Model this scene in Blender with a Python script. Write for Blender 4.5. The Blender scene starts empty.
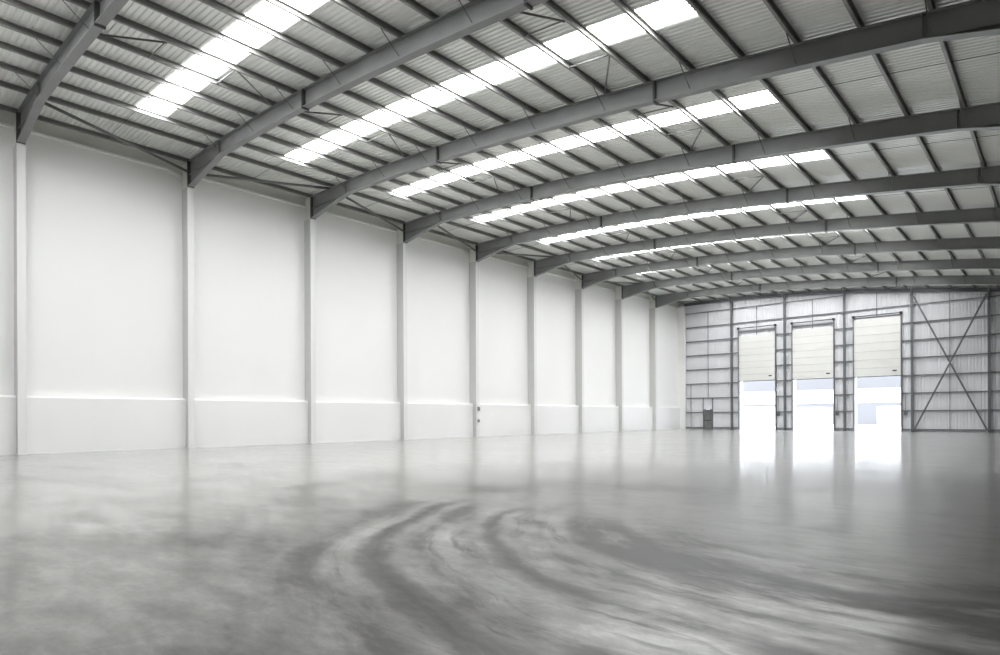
import bpy, math, random
from mathutils import Matrix, Vector
random.seed(4)
C = bpy.context.scene.collection
S = bpy.context.scene

# ------------------------------------------------------------------ camera
cam_d = bpy.data.cameras.new('camera'); cam = bpy.data.objects.new('camera', cam_d); C.objects.link(cam)
cam_d.sensor_width = 36; cam_d.sensor_fit = 'HORIZONTAL'
cam_d.lens = 0.619985 * 36; cam_d.shift_y = 0.08893; cam_d.clip_start = 0.05; cam_d.clip_end = 800
cam.matrix_world = (Matrix.Translation((0, 0, 1.6)) @ Matrix.Rotation(0.7399, 4, 'Z')
                    @ Matrix.Rotation(math.pi / 2, 4, 'X') @ Matrix.Rotation(-0.0043, 4, 'Z'))
S.camera = cam

# ------------------------------------------------------------------ light
SKY_STRENGTH = 4.2
SKYLIGHT = 7.5
world = bpy.data.worlds.new('sky'); S.world = world; world.use_nodes = True
bg = world.node_tree.nodes['Background']
bg.inputs[0].default_value = (0.89, 0.94, 1.0, 1); bg.inputs[1].default_value = SKY_STRENGTH
vs = S.view_settings
vs.view_transform = 'Standard'; vs.look = 'None'; vs.gamma = 1; vs.use_curve_mapping = False
vs.exposure = 1.1
S.cycles.max_bounces = 8; S.cycles.diffuse_bounces = 6; S.cycles.glossy_bounces = 4
S.cycles.sample_clamp_indirect = 8
S.cycles.use_denoising = True

# ------------------------------------------------------------------ the building's numbers
BAY, Y0 = 7.14, 5.8049             # rafter spacing, first rafter's near face
XL, XR = -33.85, 0.75              # inner faces of the column rows
WL, WR = -34.6, 1.5                # wall planes
YE = 70.07                         # gable plane
YB = -8.5                         # rear wall
PS, XP = 1.7082, -31.7239          # purlin spacing
GS = 5.767                         # gable post spacing
def zc(X):
    t = (X + 33.85) / 10
    return 15.013 + .0834 * t - .3496 * t * t + .0189 * t ** 3
def slope(X): return (zc(X + .01) - zc(X - .01)) / .02
ORD = ['first', 'second', 'third', 'fourth', 'fifth', 'sixth', 'seventh', 'eighth', 'ninth', 'tenth', 'eleventh',
       'twelfth', 'thirteenth', 'fourteenth', 'fifteenth', 'sixteenth', 'seventeenth', 'eighteenth', 'nineteenth',
       'twentieth', 'twenty-first', 'twenty-second']

# ------------------------------------------------------------------ materials
def mat(name, col, rough=.5, metal=0., spec=.5):
    m = bpy.data.materials.new(name); m.use_nodes = True
    b = m.node_tree.nodes['Principled BSDF']
    b.inputs['Base Color'].default_value = (*col, 1); b.inputs['Roughness'].default_value = rough
    b.inputs['Metallic'].default_value = metal; b.inputs['Specular IOR Level'].default_value = spec
    return m
def nodes(m): return m.node_tree.nodes, m.node_tree.links, m.node_tree.nodes['Principled BSDF']
def mottle(m, col, amt=.12, scale=.6, stretch=(1, 1, 1), detail=5, bump=0.):
    """base colour varied a little by noise in object space"""
    N, L, b = nodes(m)
    tc = N.new('ShaderNodeTexCoord'); mp = N.new('ShaderNodeMapping'); mp.inputs['Scale'].default_value = stretch
    L.new(tc.outputs['Object'], mp.inputs['Vector'])
    n = N.new('ShaderNodeTexNoise'); n.inputs['Scale'].default_value = scale; n.inputs['Detail'].default_value = detail
    L.new(mp.outputs[0], n.inputs['Vector'])
    r = N.new('ShaderNodeValToRGB')
    r.color_ramp.elements[0].position = .3; r.color_ramp.elements[1].position = .7
    r.color_ramp.elements[0].color = (*[c * (1 - amt) for c in col], 1)
    r.color_ramp.elements[1].color = (*[min(1, c * (1 + amt)) for c in col], 1)
    L.new(n.outputs['Fac'], r.inputs[0]); L.new(r.outputs[0], b.inputs['Base Color'])
    if bump:
        bp = N.new('ShaderNodeBump'); bp.inputs['Strength'].default_value = bump; bp.inputs['Distance'].default_value = .01
        L.new(n.outputs['Fac'], bp.inputs['Height']); L.new(bp.outputs[0], b.inputs['Normal'])
    return m
M = {}
M['wall'] = mottle(mat('white_wall_panel', (.84, .84, .83), .45), (.84, .84, .83), .015, .25, (1, 1, .3))
M['band'] = mottle(mat('grey_wall_band', (.74, .74, .7), .5), (.74, .74, .7), .05, .5)
M['dado'] = mottle(mat('white_dado', (.83, .83, .83), .4), (.83, .83, .83), .015, .3)
M['column'] = mat('white_column_paint', (.76, .76, .75), .4)
M['column_web'] = mat('column_web_painted_shade', (.58, .58, .57), .45)  # shade on the column sides, put into a greyer web colour
M['trim'] = mat('white_trim', (.93, .93, .9), .35)
M['steel'] = mottle(mat('grey_painted_steel', (.245, .25, .25), .42), (.245, .25, .25), .08, 1.2)
M['dark_steel'] = mat('dark_steel_plate', (.07, .074, .074), .45)
M['purlin'] = mottle(mat('galvanised_purlin', (.27, .27, .26), .42, .05), (.27, .27, .26), .12, 2)
M['rod'] = mat('steel_rod', (.12, .12, .12), .4, .3)
M['tube'] = mat('grey_brace_tube', (.2, .205, .2), .4)
M['sheet'] = mottle(mat('roof_sheet_underside', (.78, .785, .76), .28, .1), (.88, .885, .86), .02, .4)
M['cladding'] = mottle(mat('end_wall_cladding', (.72, .725, .75), .45), (.72, .725, .75), .04, .6)
M['post'] = mat('end_wall_post_paint', (.13, .135, .15), .45)
M['girt'] = mat('galvanised_rail', (.2, .205, .22), .4, .3)
M['panel'] = mottle(mat('cream_door_panel', (.70, .70, .68), .4), (.70, .70, .68), .02, .8)
M['seam'] = mat('door_seam_rubber', (.4, .4, .38), .6)
M['black'] = mat('black_plastic', (.02, .02, .025), .5)
M['white'] = mat('white_reveal', (.9, .9, .92), .5)
M['grey_door'] = mottle(mat('weathered_grey_door', (.16, .165, .165), .5), (.16, .165, .165), .2, 2.5)
M['right'] = mottle(mat('grey_side_wall', (.13, .13, .13), .5), (.13, .13, .13), .04, .5)
M['yard'] = mottle(mat('pale_yard_concrete', (.6, .6, .6), .8), (.6, .6, .6), .05, .3)
M['shed'] = mottle(mat('pale_shed_cladding', (.105, .106, .112), .6), (.105, .106, .112), .03, .2)
M['shed_low'] = mat('pale_shed_base', (.125, .127, .135), .6)
M['trailer'] = mat('white_trailer_paint', (.55, .55, .55), .5)
M['box'] = mat('grey_switch_box', (.22, .22, .23), .5)

# roof lights: a lit translucent sheet
m = bpy.data.materials.new('translucent_roof_light'); m.use_nodes = True
N, L = m.node_tree.nodes, m.node_tree.links
b = N['Principled BSDF']; b.inputs['Base Color'].default_value = (.85, .88, .9, 1); b.inputs['Roughness'].default_value = .4
b.inputs['Emission Color'].default_value = (1.0, .998, .996, 1); b.inputs['Emission Strength'].default_value = SKYLIGHT
M['skylight'] = m

# polished concrete floor with swept arcs and patches
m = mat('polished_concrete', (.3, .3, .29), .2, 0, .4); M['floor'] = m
N, L, b = nodes(m)
def math_n(op, a=None, bb=None, clamp=False):
    n = N.new('ShaderNodeMath'); n.operation = op; n.use_clamp = clamp
    for i, v in enumerate((a, bb)):
        if v is None: continue
        if isinstance(v, (int, float)): n.inputs[i].default_value = v
        else: L.new(v, n.inputs[i])
    return n.outputs[0]
def noise_n(vec, scale, detail=5, rough=.55, dist=0.):
    n = N.new('ShaderNodeTexNoise'); n.inputs['Scale'].default_value = scale; n.inputs['Detail'].default_value = detail
    n.inputs['Roughness'].default_value = rough; n.inputs['Distortion'].default_value = dist
    L.new(vec, n.inputs['Vector']); return n.outputs['Fac']
def map_n(v, a, bb, c=0., d=1., smooth=True):
    n = N.new('ShaderNodeMapRange'); n.interpolation_type = 'SMOOTHSTEP' if smooth else 'LINEAR'
    for i, q in enumerate((a, bb, c, d)): n.inputs[i + 1].default_value = q
    L.new(v, n.inputs[0]); return n.outputs[0]
geo = N.new('ShaderNodeTexCoord'); P = geo.outputs['Object']
sp = N.new('ShaderNodeSeparateXYZ'); L.new(P, sp.inputs[0]); px, py = sp.outputs[0], sp.outputs[1]
dx = math_n('ADD', px, 1.7); dy = math_n('SUBTRACT', py, 10.0)
rad = math_n('SQRT', math_n('ADD', math_n('MULTIPLY', dx, dx), math_n('MULTIPLY', dy, dy)))
ang = math_n('ARCTAN2', dx, math_n('MULTIPLY', dy, -1))
warp = noise_n(P, .55, 3)
rw = math_n('ADD', rad, math_n('MULTIPLY', math_n('SUBTRACT', warp, .5), .7))
cv = N.new('ShaderNodeCombineXYZ'); L.new(rw, cv.inputs[0]); L.new(math_n('MULTIPLY', ang, 1.1), cv.inputs[1])
arc1 = noise_n(cv.outputs[0], 1.5, 8, .66)
cv2 = N.new('ShaderNodeCombineXYZ'); L.new(math_n('MULTIPLY', rw, 4.5), cv2.inputs[0]); L.new(math_n('MULTIPLY', ang, 2.2), cv2.inputs[1])
arc2 = noise_n(cv2.outputs[0], 1.0, 6, .65)
# wheel-swept bands: how dark at each radius
rb = N.new('ShaderNodeValToRGB'); cr = rb.color_ramp
stops = [(2.6, .1), (3.1, .75), (3.5, .35), (3.75, .95), (4.4, .9), (4.6, .1), (4.8, .0), (4.95, .7), (5.15, .4), (5.4, .25), (5.6, .8), (5.85, .1),
         (6.2, .15), (6.5, .6), (6.8, .2), (7.05, .95), (7.35, .2), (7.7, .7), (8.3, .5), (9.4, .15)]
cr.elements[0].color = (.1, .1, .1, 1); cr.elements[1].color = (.1, .1, .1, 1)
for r_, v_ in stops:
    e_ = cr.elements.new((r_ - 2) / 8); e_.color = (v_, v_, v_, 1)
L.new(map_n(rw, 2, 10, 0, 1, False), rb.inputs[0])
bands = math_n('MULTIPLY', rb.outputs[0], map_n(arc1, .34, .56))
streak = math_n('MULTIPLY', map_n(arc2, .48, .7), .6)
arcs = math_n('MAXIMUM', bands, streak)
near = math_n('MULTIPLY', map_n(rad, 2.2, 3.2), map_n(rad, 9.0, 7.0))
near = math_n('MULTIPLY', near, map_n(py, 8.6, 7.4))
P2 = N.new('ShaderNodeMapping'); L.new(P, P2.inputs['Vector']); P2.inputs['Rotation'].default_value = (0, 0, .6); P2.inputs['Scale'].default_value = (.55, 1, 1)
pat1 = map_n(noise_n(P2.outputs[0], .42, 9, .66), .44, .66)
pat2 = noise_n(P2.outputs[0], 3.2, 8, .72)
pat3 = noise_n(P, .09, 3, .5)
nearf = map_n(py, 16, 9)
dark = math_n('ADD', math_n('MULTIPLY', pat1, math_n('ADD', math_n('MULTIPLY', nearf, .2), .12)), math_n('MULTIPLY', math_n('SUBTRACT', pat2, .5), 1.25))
P3 = N.new('ShaderNodeMapping'); L.new(P, P3.inputs['Vector']); P3.inputs['Rotation'].default_value = (0, 0, -.55); P3.inputs['Scale'].default_value = (.35, 1.6, 1)
dark = math_n('ADD', dark, math_n('MULTIPLY', math_n('SUBTRACT', noise_n(P3.outputs[0], 1.3, 9, .75), .5), .9))
dark = math_n('ADD', dark, math_n('MULTIPLY', math_n('SUBTRACT', pat3, .5), .5))
dim_worn = math_n('MULTIPLY', map_n(math_n('ADD', rad, math_n('MULTIPLY', math_n('SUBTRACT', pat3, .5), 8)), 17, 5), .56)  # floor near the camera darkened in colour for dimmer light as well as scuffing
dark = math_n('ADD', dark, dim_worn)
dark = math_n('ADD', dark, math_n('MULTIPLY', math_n('MULTIPLY', math_n('SUBTRACT', arcs, .3), near), 1.05))
dark = math_n('MULTIPLY', dark, .72, True)
ramp = N.new('ShaderNodeValToRGB'); L.new(dark, ramp.inputs[0])
ramp.color_ramp.elements[0].color = (.31, .309, .293, 1); ramp.color_ramp.elements[0].position = .0
ramp.color_ramp.elements[1].color = (.026, .0255, .023, 1); ramp.color_ramp.elements[1].position = 1.
em = ramp.color_ramp.elements.new(.3); em.color = (.15, .149, .14, 1)
em = ramp.color_ramp.elements.new(.6); em.color = (.07, .069, .065, 1)
# saw-cut joints
def joint(v, off, period):
    q = math_n('ABSOLUTE', math_n('SUBTRACT', math_n('FRACT', math_n('DIVIDE', math_n('ADD', v, off), period)), .5))
    return math_n('LESS_THAN', q, .006 / period)
jj = math_n('MAXIMUM', joint(px, 4.98 + 5.767 * 10 + 2.8835, 5.767), joint(py, 70 + 2.1, 7.14))
# small dark specks
vor = N.new('ShaderNodeTexVoronoi'); vor.inputs['Scale'].default_value = .9; L.new(P, vor.inputs['Vector'])
speck = math_n('LESS_THAN', vor.outputs['Distance'], .035)
dk = math_n('MAXIMUM', math_n('MULTIPLY', jj, .35), math_n('MULTIPLY', speck, .7))
mx = N.new('ShaderNodeMix'); mx.data_type = 'RGBA'; L.new(dk, mx.inputs[0]); L.new(ramp.outputs[0], mx.inputs[6]); mx.inputs[7].default_value = (.03, .03, .03, 1)
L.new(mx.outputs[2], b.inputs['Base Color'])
b.inputs['Coat Roughness'].default_value = .15; b.inputs['Coat IOR'].default_value = 1.5
L.new(map_n(dark, 0, .6, .85, .1, False), b.inputs['Coat Weight'])
L.new(map_n(dark, 0, .6, .45, .2, False), b.inputs['Specular IOR Level'])
L.new(map_n(dark, 0, 1, .29, .36, False), b.inputs['Roughness'])


# ------------------------------------------------------------------ mesh helpers
class MB:
    def __init__(s): s.v = []; s.f = []
    def quad(s, *p):
        n = len(s.v); s.v += [tuple(q) for q in p]; s.f.append(tuple(range(n, n + len(p)))); return s
    def box(s, x0, y0, z0, x1, y1, z1):
        n = len(s.v)
        s.v += [(x0, y0, z0), (x1, y0, z0), (x1, y1, z0), (x0, y1, z0), (x0, y0, z1), (x1, y0, z1), (x1, y1, z1), (x0, y1, z1)]
        s.f += [tuple(n + i for i in q) for q in ((0, 3, 2, 1), (4, 5, 6, 7), (0, 1, 5, 4), (1, 2, 6, 5), (2, 3, 7, 6), (3, 0, 4, 7))]
        return s
    def bar(s, a, b, w=.05, h=None, up=(0, 0, 1)):
        """box-section bar from a to b"""
        h = h or w; a, b = Vector(a), Vector(b); d = (b - a).normalized(); u = Vector(up)
        if abs(d.dot(u)) > .98: u = Vector((0, 1, 0))
        r = d.cross(u).normalized(); u = r.cross(d).normalized(); n = len(s.v)
        for p in (a, b):
            for i, j in ((-1, -1), (1, -1), (1, 1), (-1, 1)): s.v.append(tuple(p + r * i * w / 2 + u * j * h / 2))
        s.f += [tuple(n + i for i in q) for q in ((0, 3, 2, 1), (4, 5, 6, 7), (0, 1, 5, 4), (1, 2, 6, 5), (2, 3, 7, 6), (3, 0, 4, 7))]
        return s
    def tube(s, a, b, r=.03, k=10, cap=True):
        a, b = Vector(a), Vector(b); d = (b - a).normalized(); u = Vector((0, 0, 1))
        if abs(d.dot(u)) > .98: u = Vector((0, 1, 0))
        e = d.cross(u).normalized(); u = e.cross(d); n = len(s.v)
        for p in (a, b):
            for i in range(k):
                t = 2 * math.pi * i / k; s.v.append(tuple(p + (e * math.cos(t) + u * math.sin(t)) * r))
        for i in range(k): s.f.append((n + i, n + (i + 1) % k, n + k + (i + 1) % k, n + k + i))
        if cap: s.f += [tuple(n + i for i in reversed(range(k))), tuple(n + k + i for i in range(k))]
        return s
    def poly(s, pts, r=.02, k=6):
        for a, b in zip(pts, pts[1:]): s.tube(a, b, r, k)
        return s
    def ribbon(s, top, bot, y0, y1):
        """solid between two (x,z) lines, from y0 to y1"""
        n = len(s.v); m_ = len(top)
        for (x, z) in top: s.v += [(x, y0, z), (x, y1, z)]
        for (x, z) in bot: s.v += [(x, y0, z), (x, y1, z)]
        o = 2 * m_
        for i in range(m_ - 1):
            a = n + 2 * i; c = n + o + 2 * i
            s.f += [(a, a + 1, a + 3, a + 2), (c, c + 2, c + 3, c + 1), (a, a + 2, c + 2, c), (a + 1, c + 1, c + 3, a + 3)]
        a, c = n, n + o; s.f.append((a, c, c + 1, a + 1))
        a, c = n + 2 * (m_ - 1), n + o + 2 * (m_ - 1); s.f.append((a, a + 1, c + 1, c))
        return s
    def build(s, name, m, parent=None, bevel=0., smooth=False):
        me = bpy.data.meshes.new(name); me.from_pydata(s.v, [], s.f); me.update(); me.materials.append(m)
        if smooth:
            for p in me.polygons: p.use_smooth = True
        o = bpy.data.objects.new(name, me); C.objects.link(o)
        if parent is not None: o.parent = parent
        if bevel:
            bm_ = o.modifiers.new('bevel', 'BEVEL'); bm_.width = bevel; bm_.segments = 2; bm_.limit_method = 'ANGLE'
        return o
def tag(o, label=None, cat=None, group=None, kind=None):
    if label: o['label'] = label
    if cat: o['category'] = cat
    if group: o['group'] = group
    if kind: o['kind'] = kind
    return o
def struct(o, label, cat): return tag(o, label, cat, None, 'structure')
def thing(name, label, cat, loc=(0, 0, 0), group=None, kind=None):
    o = bpy.data.objects.new(name, None); C.objects.link(o); o.location = loc; o.empty_display_size = .3
    return tag(o, label, cat, group, kind)
def part(mb, name, m, root, **k):
    """mesh given in world coordinates, hung under an empty that stands at root.location"""
    l = root.location
    mb.v = [(x - l[0], y - l[1], z - l[2]) for x, y, z in mb.v]
    return mb.build(name, m, root, **k)

# ------------------------------------------------------------------ shell
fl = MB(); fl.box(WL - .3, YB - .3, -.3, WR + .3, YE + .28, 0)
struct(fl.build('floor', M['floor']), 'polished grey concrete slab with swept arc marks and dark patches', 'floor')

# left wall: flat white panel wall, thicker dado below with a sloping sill, grey sheet band above
w = thing('wall_left', 'long white panelled side wall with low plinth and grey top band', 'wall', (WL, 0, 0), kind='structure')
part(MB().box(WL - .3, YB, 2.5, WL, YE + .3, 14.5), 'upper_panel', M['wall'], w)
d = MB(); n = 0
pr = [(WL - .3, 0), (WL + .35, 0), (WL + .35, 2.53), (WL + .29, 2.62), (WL - .3, 2.62)]
d.v = [(x, YB, z) for x, z in pr] + [(x, YE + .3, z) for x, z in pr]
d.f = [(0, 1, 2, 3, 4), (9, 8, 7, 6, 5)] + [(i, i + 5, (i + 1) % 5 + 5, (i + 1) % 5) for i in range(5)]
part(d, 'dado', M['dado'], w)
part(MB().box(WL - .3, YB, 14.5, WL - .04, YE + .3, 15.5), 'top_band', M['band'], w)

tr = MB(); pts = []
for i in range(-2, 9):
    a, e = Y0 + i * BAY, Y0 + (i + 1) * BAY
    kz = (14.56, 14.3)[i in (0, 3, 6)]
    pts += [(WL + .03, a + .35, 14.56), (WL + .03, e - .75, 14.56), (WL + .03, e - .05, kz), (WL + .03, e + .3, 14.56)]
pts = [p for p in pts if YB < p[1] < YE]
for a, e in zip(pts, pts[1:]): tr.bar(a, e, .12, .12)
struct(tr.build('trim_1', M['trim']), 'thin white ledge trim along the top of the long white wall, dipping at each column', 'trim')

wr = thing('wall_right', 'grey side wall close to the right of the view', 'wall', (WR, 0, 0), kind='structure')
part(MB().box(WR, YB, 0, WR + .3, YE + .3, zc(WR) + .6), 'wall_panel', M['right'], wr)
wb = MB(); Xs = [WL + (WR - WL) * i / 30 for i in range(31)]
wb.ribbon([(x, zc(x) + .27) for x in Xs], [(x, 0) for x in Xs], YB - .3, YB)
struct(wb.build('wall_rear', M['right']), 'grey wall behind the photographer', 'wall')

# roof: ribbed sheet following the curve, with openings for the roof lights
PITCH = .2
def profile(y0, y1):
    out = []; k = math.floor(y0 / PITCH)
    while k * PITCH < y1 + PITCH:
        for f_, z in ((0, 0), (.42, 0), (.57, .04), (.85, .04)):
            y = (k + f_) * PITCH
            if y0 + 1e-4 < y < y1 - 1e-4: out.append((y, z))
        k += 1
    def zat(y):
        t = (y / PITCH) % 1
        return 0 if t <= .42 else .04 * (t - .42) / .15 if t < .57 else .04 if t <= .85 else .04 * (1 - t) / .15
    return [(y0, zat(y0))] + out + [(y1, zat(y1))]
SHEET = .215
def ribbed(mb, xs, y0, y1, lift=0.):
    pr_ = profile(y0, y1); n = len(mb.v); m_ = len(pr_)
    for x in xs:
        for y, z in pr_: mb.v.append((x, y, zc(x) + SHEET + lift + z))
    for i in range(len(xs) - 1):
        for j in range(m_ - 1):
            a = n + i * m_ + j; mb.f.append((a, a + m_, a + m_ + 1, a + 1))
def xs_(a, b): 
    k = max(2, int(round((b - a) / .85))); return [a + (b - a) * i / k for i in range(k + 1)]
SX0, SX1 = -30.06, -8.0
roof = MB(); y = YB - .3
sky_y = [(q, q + 1.15) for q in (-4.5, 2.4, 9.38, 16.35, 23.25, 30.2, 37.45, 44.6, 51.8, 58.9, 66.0)]
for a, b_ in sky_y:
    if a < YB: continue
    ribbed(roof, xs_(WL - .35, WR + .3), y, a)
    ribbed(roof, xs_(WL - .35, SX0), a, b_); ribbed(roof, xs_(SX1, WR + .3), a, b_)
    y = b_
ribbed(roof, xs_(WL - .35, WR + .3), y, YE + .35)
struct(roof.build('ceiling', M['sheet']), 'curved grey ribbed metal roof lining falling away from the white wall', 'ceiling')
k = 0
for a, b_ in sky_y:
    if a < YB: continue
    k += 1
    s_ = MB(); ribbed(s_, xs_(SX0 - .02, SX1 + .02), a - .01, b_ + .01, .004)
    i = round((a - 9.38) / 7.08)
    nm = 'behind the first rafter' if i < 0 else 'between the %s and %s rafters' % (ORD[i], ORD[i + 1] if i < 8 else 'gable')
    o = s_.build('window_%d' % k, M['skylight'])
    struct(o, 'long white translucent roof light strip ' + nm, 'skylight')

# ------------------------------------------------------------------ purlins
def purlin_mesh():
    mb = MB(); h, fl_, t = .215, .085, .012; Lh = BAY / 2
    mb.box(-t / 2, -Lh, 0, t / 2, Lh, h)
    mb.box(t / 2, -Lh, 0, fl_, Lh, t); mb.box(t / 2, -Lh, h - t, fl_, Lh, h)
    mb.box(fl_ - t, -Lh, t, fl_, Lh, .05); mb.box(fl_ - t, -Lh, h - .022, fl_, Lh, h - t)
    me = bpy.data.meshes.new('roof_purlin'); me.from_pydata(mb.v, [], mb.f); me.update(); me.materials.append(M['purlin'])
    return me
PXS = [-34.1] + [XP + PS * n for n in range(20)] + [0.55]
pm = purlin_mesh(); p0 = bpy.data.objects.new('roof_purlin', pm)
first = True
for i in range(-1, 9):
    where = ('before the first rafter' if i < 0 else
             'between %s and %s rafters' % (ORD[i], ORD[i + 1] if i < 8 else 'gable'))
    for n, X in enumerate(PXS):
        o = p0 if first else p0.copy(); first = False
        C.objects.link(o)
        o.location = (X, Y0 + (i + .5) * BAY + .15, zc(X)); o.rotation_euler = (0, -math.atan(slope(X)), 0)
        tag(o, 'steel purlin, %s from the white wall, %s' % (ORD[n], where), 'purlin', 'roof purlins')

# tie rods down the middle of each bay, and the K bracing rows
for i in range(-1, 9):
    ym = Y0 + (i + .5) * BAY
    where = 'before the first rafter' if i < 0 else 'between %s and %s rafters' % (ORD[i], ORD[i + 1] if i < 8 else 'gable')
    t = MB().poly([(X, ym, zc(X) + .1) for X in PXS], .011)
    tag(t.build('tie_rod', M['rod']), 'thin dark tie rod crossing the purlins ' + where, 'tie rod', 'purlin tie rods')
    if i < 0: continue
    ya = Y0 + i * BAY + .3; yb = Y0 + (i + 1) * BAY
    for na, word in ((4, 'nearer the white wall'), (11, 'farther from the white wall')):
        xa, xb = XP + PS * na, XP + PS * (na + 1)
        y1, y2 = ym - 1.15, ym + 1.25
        z = lambda x, q=.03: zc(x) + q
        br = thing('roof_bracing', 'diagonal struts among purlins %s, %s' % (word, where), 'roof bracing',
                   (xa, ya, zc(xa)), 'diagonal struts between purlins')
        part(MB().tube((xa + .6, ya, z(xa, -.25)), (xb - .05, y1, z(xb)), .035), 'diagonal_strut', M['rod'], br, smooth=True)
        part(MB().tube((xa, y1 - .05, z(xa)), (xb, y1 - .05, z(xb)), .022), 'cross_strut', M['tube'], br, smooth=True)
        part(MB().tube((xa, y2, z(xa)), (xb, y2, z(xb)), .03), 'cross_strut', M['tube'], br, smooth=True)
        part(MB().tube((xb, y2 + .05, z(xb)), (xa + .05, yb, z(xa, .01)), .03), 'diagonal_strut', M['tube'], br, smooth=True)

# ------------------------------------------------------------------ rafters
FW, RD = .3, .72                   # flange width, rafter depth
KL, KR = -30.2, -2.85              # where the haunches begin
def zb(X):                         # underside of the plain rafter
    return zc(X) - RD
def zh(X):                         # underside with haunches
    if X < KL: return zb(KL) + (13.69 - zb(KL)) * (KL - X) / (KL - XL)
    if X > KR: return zb(KR) - .26 * (X - KR)
    return zb(X)
def rafter(i, gable=False):
    y = Y0 + i * BAY; yc = y + FW / 2
    lab = ('dark grey curved steel roof rafter, %s from the camera' % ORD[i])
    r = thing('roof_rafter', lab, 'rafter', (XL, yc, 13.69), 'curved roof rafters')
    X = [XL + (XR - XL) * q / 60 for q in range(61)]
    part(MB().ribbon([(x, zc(x) - .02) for x in X], [(x, zb(x) + .02) for x in X], yc - .008, yc + .008), 'web', M['steel'], r)
    part(MB().ribbon([(x, zc(x) - .002) for x in X], [(x, zc(x) - .022) for x in X], y, y + FW), 'top_flange', M['steel'], r)
    Xm = [KL] + [x for x in X if KL < x < KR] + [KR]
    part(MB().ribbon([(x, zb(x) + .022) for x in Xm], [(x, zb(x)) for x in Xm], y, y + FW), 'bottom_flange', M['steel'], r)
    for xs2 in ([KL - (KL - XL) * q / 8 for q in range(8, -1, -1)], [KR + (XR - KR) * q / 8 for q in range(9)]):
        h = MB().ribbon([(x, zb(x) + .03) for x in xs2], [(x, zh(x)) for x in xs2], yc - .008, yc + .008)
        h.ribbon([(x, zb(x) + .022) for x in xs2], [(x, zb(x)) for x in xs2], y + .05, y + FW - .05)
        h.ribbon([(x, zh(x) + .024) for x in xs2], [(x, zh(x)) for x in xs2], y, y + FW)
        part(h, 'haunch', M['steel'], r)
    part(MB().box(XL, y - .02, 13.67, XL + .05, y + FW + .02, 15.03), 'end_plate', M['dark_steel'], r)
    part(MB().box(XR - .05, y - .02, zh(XR), XR, y + FW + .02, zc(XR) - .004), 'end_plate', M['dark_steel'], r)
    for xs2 in (-22.42, -10.84):
        e = MB()
        for dxx in (-.035, .005): e.box(xs2 + dxx, y - .01, zb(xs2) - .06, xs2 + dxx + .03, y + FW + .01, zc(xs2) - .01)
        sp_ = part(e, 'splice_plate', M['dark_steel'], r)
    for xs2 in (KL, KR):
        part(MB().box(xs2 - .008, y + .01, zb(xs2) + .02, xs2 + .008, yc, zc(xs2) - .02).box(xs2 - .008, yc, zb(xs2) + .02, xs2 + .008, y + FW - .01, zc(xs2) - .02),
             'stiffener', M['steel'], r)
    for n in range(1, 18, 2):      # fly braces from every second purlin to the bottom flange
        xp = XP + PS * n
        for sgn in (-1,):
            part(MB().bar((xp, y - .75, zc(xp) + .05), (xp + .04, y + .03, zb(xp) + .1), .035, .012), 'fly_brace', M['rod'], r)
    return r
for i in range(9): rafter(i)
# gable rafter: a shallow beam on the end wall posts
for j in range(7):
    xa, xb = (XL + .03 if j == 0 else XL + GS * j + .1), min(XL + GS * (j + 1) - .1, WR - .02)
    if xb - xa < .3: continue
    g = thing('gable_beam', 'shallow dark grey curved beam along the end wall top, %s from the left' % ORD[j], 'beam', (xa, YE, zc(xa) - .3), 'end wall top beams')
    X = [xa + (xb - xa) * q / 10 for q in range(11)]
    part(MB().ribbon([(x, zc(x) - .02) for x in X], [(x, zc(x) - .3) for x in X], YE - .18, YE - .164), 'web', M['post'], g)
    part(MB().ribbon([(x, zc(x) - .002) for x in X], [(x, zc(x) - .02) for x in X], YE - .3, YE - .06), 'top_flange', M['post'], g)
    part(MB().ribbon([(x, zc(x) - .3) for x in X], [(x, zc(x) - .318) for x in X], YE - .3, YE - .06), 'bottom_flange', M['post'], g)

# ------------------------------------------------------------------ columns of the long wall
def column(i, side=-1):
    y = Y0 + i * BAY; yc = y + .16; cw = .32
    if side < 0:
        lab = 'white steel column standing against the long wall, %s from the left' % ORD[i]
        x0, x1 = WL, XL
    else:
        lab = 'white steel column against the right side wall, %s from the camera' % ORD[i]; x0, x1 = WR, XR
    c = thing('steel_column', lab, 'column', ((x0 + x1) / 2, yc, 0), 'white wall columns')
    s_ = 1 if side < 0 else -1
    ztop = 13.67 if side < 0 else zh(XR) - .01
    zf = 15.0 if side < 0 else zc(WR) - .1
    def bx(a, b_, ya, yb, za, zb_): return MB().box(min(a, b_), ya, za, max(a, b_), yb, zb_)
    part(bx(x1, x1 - s_ * .03, y, y + cw, 0, ztop), 'front_flange', M['column'], c)
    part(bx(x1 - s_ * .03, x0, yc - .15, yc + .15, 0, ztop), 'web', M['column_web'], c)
    part(bx(x1 - s_ * .005, x0, y + .04, y + cw - .04, ztop, zf), 'head', M['band'], c)
    part(bx(x1 + s_ * .03, x1 - s_ * .3, y - .02, y + cw + .02, 0, .03), 'base_plate', M['column'], c)
    return c
for i in range(9): column(i)
for i in range(9): column(i, 1)

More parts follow.
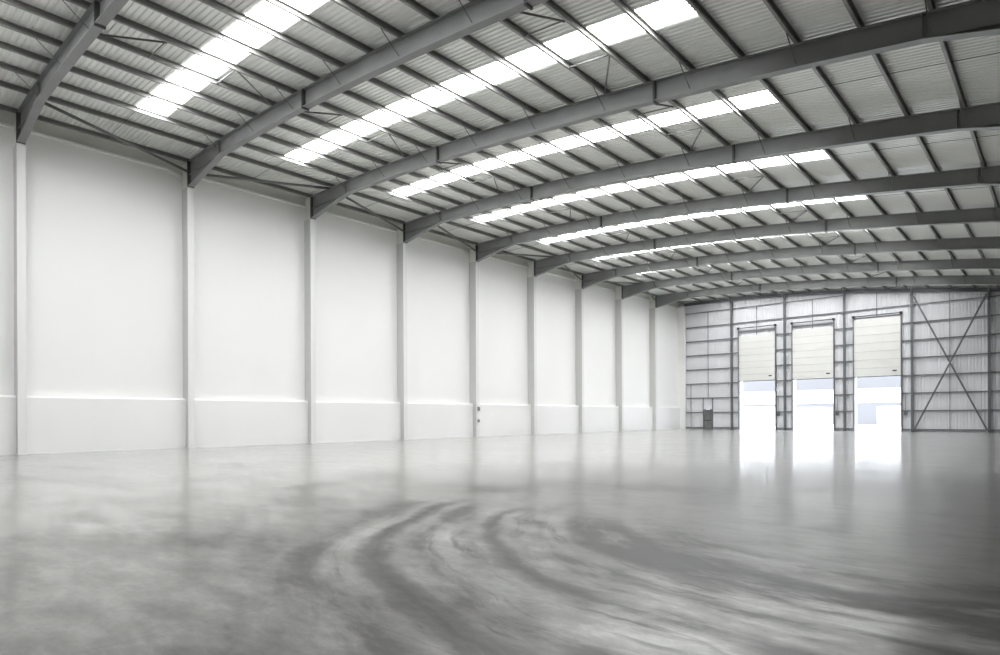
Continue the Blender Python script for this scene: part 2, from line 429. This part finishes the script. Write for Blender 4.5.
# eaves braces on the column heads
for i in range(0, 9):
    a, e = Y0 + i * BAY + .35, Y0 + (i + 1) * BAY - (.45 if i == 8 else 0)
    x2 = XP - .05
    if i in (0, 2, 3, 5, 7): p_, q_ = (x2, a, zc(x2) - .06), (XL + .02, e + .05, 14.45)
    else: p_, q_ = (XL + .02, a, 14.45), (x2, e, zc(x2) - .04)
    tag(MB().tube(p_, q_, .07, 12).build('eaves_brace', M['tube'], smooth=True),
        'grey eaves tube brace between the %s and %s white columns from the left' % (ORD[i], ORD[i + 1]) if i < 8 else
        'grey eaves tube brace between the ninth white column and the end wall', 'brace', 'eaves braces')

# switch gear on the fifth column
yc4 = Y0 + 4 * BAY
j = MB().box(XL, yc4 + .06, 2.05, XL + .12, yc4 + .3, 2.35)
tag(j.build('switch_box', M['box'], bevel=.01), 'small grey switch box high on the fifth white column, upper of two', 'switch box')
j = MB().box(XL, yc4 + .08, 1.15, XL + .1, yc4 + .28, 1.38)
tag(j.build('switch_box', M['box'], bevel=.01), 'small grey switch box on the fifth white column, lower of two', 'switch box')
tag(MB().box(XL, yc4 + .0, 1.0, XL + .05, yc4 + .06, 2.7).build('cable_trunking', M['column']), 'thin pale cable trunking running up the fifth white column past two boxes', 'trunking')

# ------------------------------------------------------------------ far end wall
GX = [XL + GS * j for j in range(7)]
DOORS = [(-27.27, -23.4, 5.4, 10.5), (-21.53, -17.63, 5.36, 10.62), (-15.68, -11.75, 5.34, 11.15)]
PD = (-31.5, -30.48, 2.4)
YC = YE + .14
def clad(mb, x0, x1, z0, z1=None):
    """vertical ribbed sheet between x0 and x1; z1 None = up to the roof"""
    k = math.floor(x0 / .25); xs2 = [(x0, 0)]
    while k * .25 < x1:
        for f_, dd in ((0, 0), (.55, 0), (.68, .03), (.87, .03)):
            x = (k + f_) * .25
            if x0 + 1e-3 < x < x1 - 1e-3: xs2.append((x, dd))
        k += 1
    xs2.append((x1, 0))
    for (xa, da), (xb, db) in zip(xs2, xs2[1:]):
        ta = z1 if z1 is not None else zc(xa) + .25; tb = z1 if z1 is not None else zc(xb) + .25
        mb.quad((xa, YC + da, z0), (xb, YC + db, z0), (xb, YC + db, tb), (xa, YC + da, ta))
wf = MB()
edges = [WL - .3]
x = WL - .3
for (a, b_, z0) in [PD] + [(d_[0], d_[1], d_[2] + .3) for d_ in DOORS]:
    clad(wf, x, a, 0); clad(wf, a, b_, z0); x = b_
clad(wf, x, WR + .3, 0)
struct(wf.build('wall_end', M['cladding']), 'pale ribbed metal end wall with three loading door openings', 'wall')

# posts
for j in range(1, 7):
    x = GX[j]; top = zc(x) - .02
    p_ = thing('gable_post', 'dark grey steel post of the far end wall, %s from its left corner' % ORD[j - 1], 'post', (x, YE, 0), 'end wall posts')
    mb = MB().box(x - .1, YE - .3, 0, x + .1, YE - .285, top).box(x - .1, YE - .075, 0, x + .1, YE - .06, top)
    mb.box(x - .006, YE - .285, 0, x + .006, YE - .075, top)
    part(mb, 'shaft', M['post'], p_)
    part(MB().box(x - .1, YE - .4, 0, x + .1, YE - .055, .06), 'base_plate', M['dark_steel'], p_)
    part(MB().tube((x, YE - .3, top - .6), (x + .05, YE - 1.5, zc(x + .05) + .02), .045), 'head_strut', M['tube'], p_, smooth=True)
# corner post
struct(MB().box(WL - .1, YE - .34, 0, XL + .16, YE - .02, zc(XL) - .33).build('trim_2', M['wall'], bevel=.01), 'white casing boxing in the corner where the long wall meets the end wall', 'trim')

RZ = [.2] + [.3015 + 1.6798 * n for n in range(1, 9)]
def rail(x0, x1, n, label):
    z = RZ[n]
    mb = MB().box(x0, YE + .0, z - .05, x1, YE + .01, z + .05)
    mb.box(x0, YE + .01, z + .04, x1, YE + .135, z + .05)
    mb.box(x0, YE - .03, z - .05, x1, YE + .0, z - .04)
    tag(mb.build('wall_rail', M['girt']), label, 'wall rail', 'horizontal rails of the end wall')
BN = ['left corner', 'left door', 'middle door', 'right door', 'cross braced', 'right-hand']
for j in range(6):
    x0, x1 = GX[j] + .02, (GX[j + 1] if j < 6 else WR) - .02
    if j == 0: x0 = XL + .17
    for n in range(9):
        z = RZ[n]; a, b_ = x0, x1
        while b_ > a and zc(b_) - .36 < z + .07: b_ -= .05
        if b_ - a < .5: continue
        lv = 'bottom' if n == 0 else ORD[n] + ' level'
        base = 'grey %s rail in the %s bay, end wall' % (lv, BN[j])
        if j in (1, 2, 3) and z < 11.3:
            d_ = DOORS[j - 1]
            rail(a, d_[0] - .1, n, base + ', left of the door'); rail(d_[1] + .1, b_, n, base + ', right of the door')
        elif j == 0 and n < 2:
            rail(a, PD[0] - .08, n, base + ', left of the small door'); rail(PD[1] + .08, b_, n, base + ', right of the small door')
        else:
            if j == 5: b_ = WR
            rail(a, b_, n, base)

def vrod(x, z0, z1, label, w=.06, m_='girt', name='sag_rod', cat='rod'):
    tag(MB().box(x - w / 2, YE - .03, z0, x + w / 2, YE + .02, z1).build(name, M[m_]), label, cat, 'upright rods of the end wall')
vrod(-30.93, RZ[2], RZ[8], 'thin upright rod above the small grey door on the end wall')
vrod(-33.06, .2, RZ[3], 'short thin upright rod near the left corner of the end wall', .05)
vrod(-31.55, PD[2], RZ[2], 'left short upright over the small grey door', .1, name='door_stud', cat='stud')
vrod(-30.42, PD[2], RZ[2], 'right short upright over the small grey door', .14, name='door_stud', cat='stud')
for q, w_ in ((0, 'left'), (1, 'middle'), (2, 'right')):
    d_ = DOORS[q]; xm = (d_[0] + d_[1]) / 2
    vrod(xm, 11.5, min(RZ[8], zc(xm) - .34), 'thin upright rod above the %s loading door' % w_)
    vrod(xm + .0, d_[3] + .03, 11.38, 'short upright rod just above the panels of the %s loading door' % w_)
vrod(-7.9, RZ[0], zc(-7.9) - .34, 'thin upright rod through the middle of the cross braced end wall bay', .04)

# cross bracing in the bay right of the doors
tag(MB().bar((-10.62, YE - .36, 12.8), (-5.14, YE - .36, .15), .14, .07, (0, 1, 0)).build('cross_brace', M['post']),
    'dark diagonal brace of the end wall falling from upper left to lower right', 'brace', 'crossed end wall braces')
tag(MB().bar((-5.16, YE - .44, 12.25), (-10.6, YE - .44, .15), .14, .07, (0, 1, 0)).build('cross_brace', M['post']),
    'dark diagonal brace of the end wall rising from lower left to upper right', 'brace', 'crossed end wall braces')

# ------------------------------------------------------------------ loading doors
for q, (x0, x1, zo, zt) in enumerate(DOORS):
    wd = ('left', 'middle', 'right')[q]
    d_ = thing('door_%d' % (q + 1), 'half raised cream sectional loading door, %s of the three' % wd, 'loading door', ((x0 + x1) / 2, YE, 0), kind='structure')
    ns = 7; h = (zt - zo - .06) / ns
    for s_ in range(ns):
        z0 = zo + .06 + s_ * h
        part(MB().box(x0 - .04, YE - .04, z0 + .012, x1 + .04, YE + .02, z0 + h - .012), 'door_section', M['panel'], d_, bevel=.008)
    part(MB().box(x0, YE - .02, zo + .07, x1, YE + .0, zt - .03), 'seam', M['seam'], d_)
    part(MB().box(x0 - .03, YE - .05, zo, x1 + .03, YE + .03, zo + .065), 'bottom_seal', M['dark_steel'], d_)
    part(MB().box(x1 - .65, YE - .09, zo + .48, x1 - .3, YE - .04, zo + .6), 'handle', M['black'], d_, bevel=.01)
    for xx, sd in ((x0, -1), (x1, 1)):
        a, b_ = (xx - .14, xx - .03) if sd < 0 else (xx + .03, xx + .14)
        part(MB().box(a, YE - .1, 0, b_, YE + .05, 11.45), 'track', M['post'] if sd > 0 else M['girt'], d_)
        part(MB().box(a + .02, YE + .05, 0, b_ - .02, YE + .3, zo + .35), 'jamb', M['post'], d_)
        part(MB().box(a - .06, YE - .2, 11.3, b_ + .06, YE - .02, 11.52), 'spring_bracket', M['black'], d_)
    part(MB().tube((x0 - .1, YE - .12, 11.42), (x1 + .1, YE - .12, 11.42), .06), 'spring_shaft', M['post'], d_, smooth=True)
    part(MB().box(x0 - .1, YE - .0, 10.95 if q < 2 else 11.2, x1 + .1, YE + .1, 11.12 if q < 2 else 11.3), 'lintel', M['girt'], d_)
    # outside reveal of the dock opening
    part(MB().box(x0 - .25, YE + .3, -.05, x0 - .05, YE + 1.1, zo + .6).box(x1 + .05, YE + .3, -.05, x1 + .25, YE + 1.1, zo + .6)
         .box(x0 - .25, YE + .3, zo + .4, x1 + .25, YE + 1.1, zo + .6), 'reveal', M['white'], d_)

d_ = thing('door_4', 'small weathered grey personnel door near the left corner of the end wall', 'door', ((PD[0] + PD[1]) / 2, YE, 0), kind='structure')
part(MB().box(PD[0], YE + .05, 0, PD[1], YE + .1, PD[2] - .25), 'leaf', M['grey_door'], d_)
part(MB().box(PD[0] - .08, YE - .01, 0, PD[0] + .04, YE + .13, PD[2]).box(PD[1] - .04, YE + .02, 0, PD[1] + .08, YE + .13, PD[2])
     .box(PD[0], YE + .02, PD[2] - .26, PD[1], YE + .13, PD[2] - .12), 'frame', M['post'], d_)
part(MB().box(PD[0] + .1, YE + .01, .98, PD[1] - .1, YE + .05, 1.06), 'push_bar', M['black'], d_)
part(MB().box(PD[0] + .3, YE + .02, PD[2] - .12, PD[1] - .3, YE + .1, PD[2] + .04), 'closer', M['cladding'], d_)

# low guard posts / crash rails by the door jambs
for (x, wd) in ((-23.05, 'right of the left loading door'), (-17.25, 'right of the middle loading door'), (-11.35, 'right of the right loading door')):
    t = thing('control_box', 'small dark door control box on the wall ' + wd, 'control box', (x, YE - .1, 1.3))
    part(MB().box(x - .13, YE - .16, 1.55, x + .13, YE - .0, 1.95), 'housing', M['post'], t, bevel=.01)
    part(MB().box(x - .04, YE - .19, 1.7, x + .04, YE - .155, 1.78), 'button', M['black'], t)
    part(MB().box(x - .02, YE - .06, 1.95, x + .02, YE - .0, 3.4), 'conduit', M['girt'], t)

# ------------------------------------------------------------------ outside the doors
yd = MB().box(-80, YE + .3, -.3, 30, 190, -.02)
tag(yd.build('yard', M['yard']), 'bright pale concrete yard beyond the loading doors', 'yard', kind='structure')
sh = thing('distant_shed', 'pale grey industrial shed seen through the loading doors', 'building', (-40, 118, 0))
part(MB().box(-95, 118, 0, 25, 150, 3.6), 'lower_wall', M['shed_low'], sh)
part(MB().box(-95, 117.9, 3.6, 25, 150, 6.05), 'upper_wall', M['trailer'], sh)
part(MB().box(-96, 117.4, 6.05, 26, 150.5, 16.0), 'fascia', M['shed'], sh)
for x0, x1, zt, lab in ((-19.6, -16.2, 2.75, 'right'), (-30.2, -26.8, 2.75, 'middle'), (-39.0, -33.0, 2.9, 'left')):
    ct = thing('container', 'plain white steel container standing outside the %s loading door' % lab, 'container', ((x0 + x1) / 2, 100, -.02), 'containers in the yard')
    part(MB().box(x0, 100, .05, x1, 106, zt), 'body', M['trailer'], ct, bevel=.02)
    part(MB().box(x0 - .03, 99.97, -.02, x1 + .03, 106.03, .12).box(x0 - .03, 99.97, zt - .1, x1 + .03, 106.03, zt + .03), 'rails', M['trailer'], ct)
    for q in range(int((x1 - x0) / .6)):
        part(MB().box(x0 + .3 + q * .6, 99.95, .15, x0 + .34 + q * .6, 100, zt - .12), 'rib', M['trailer'], ct)
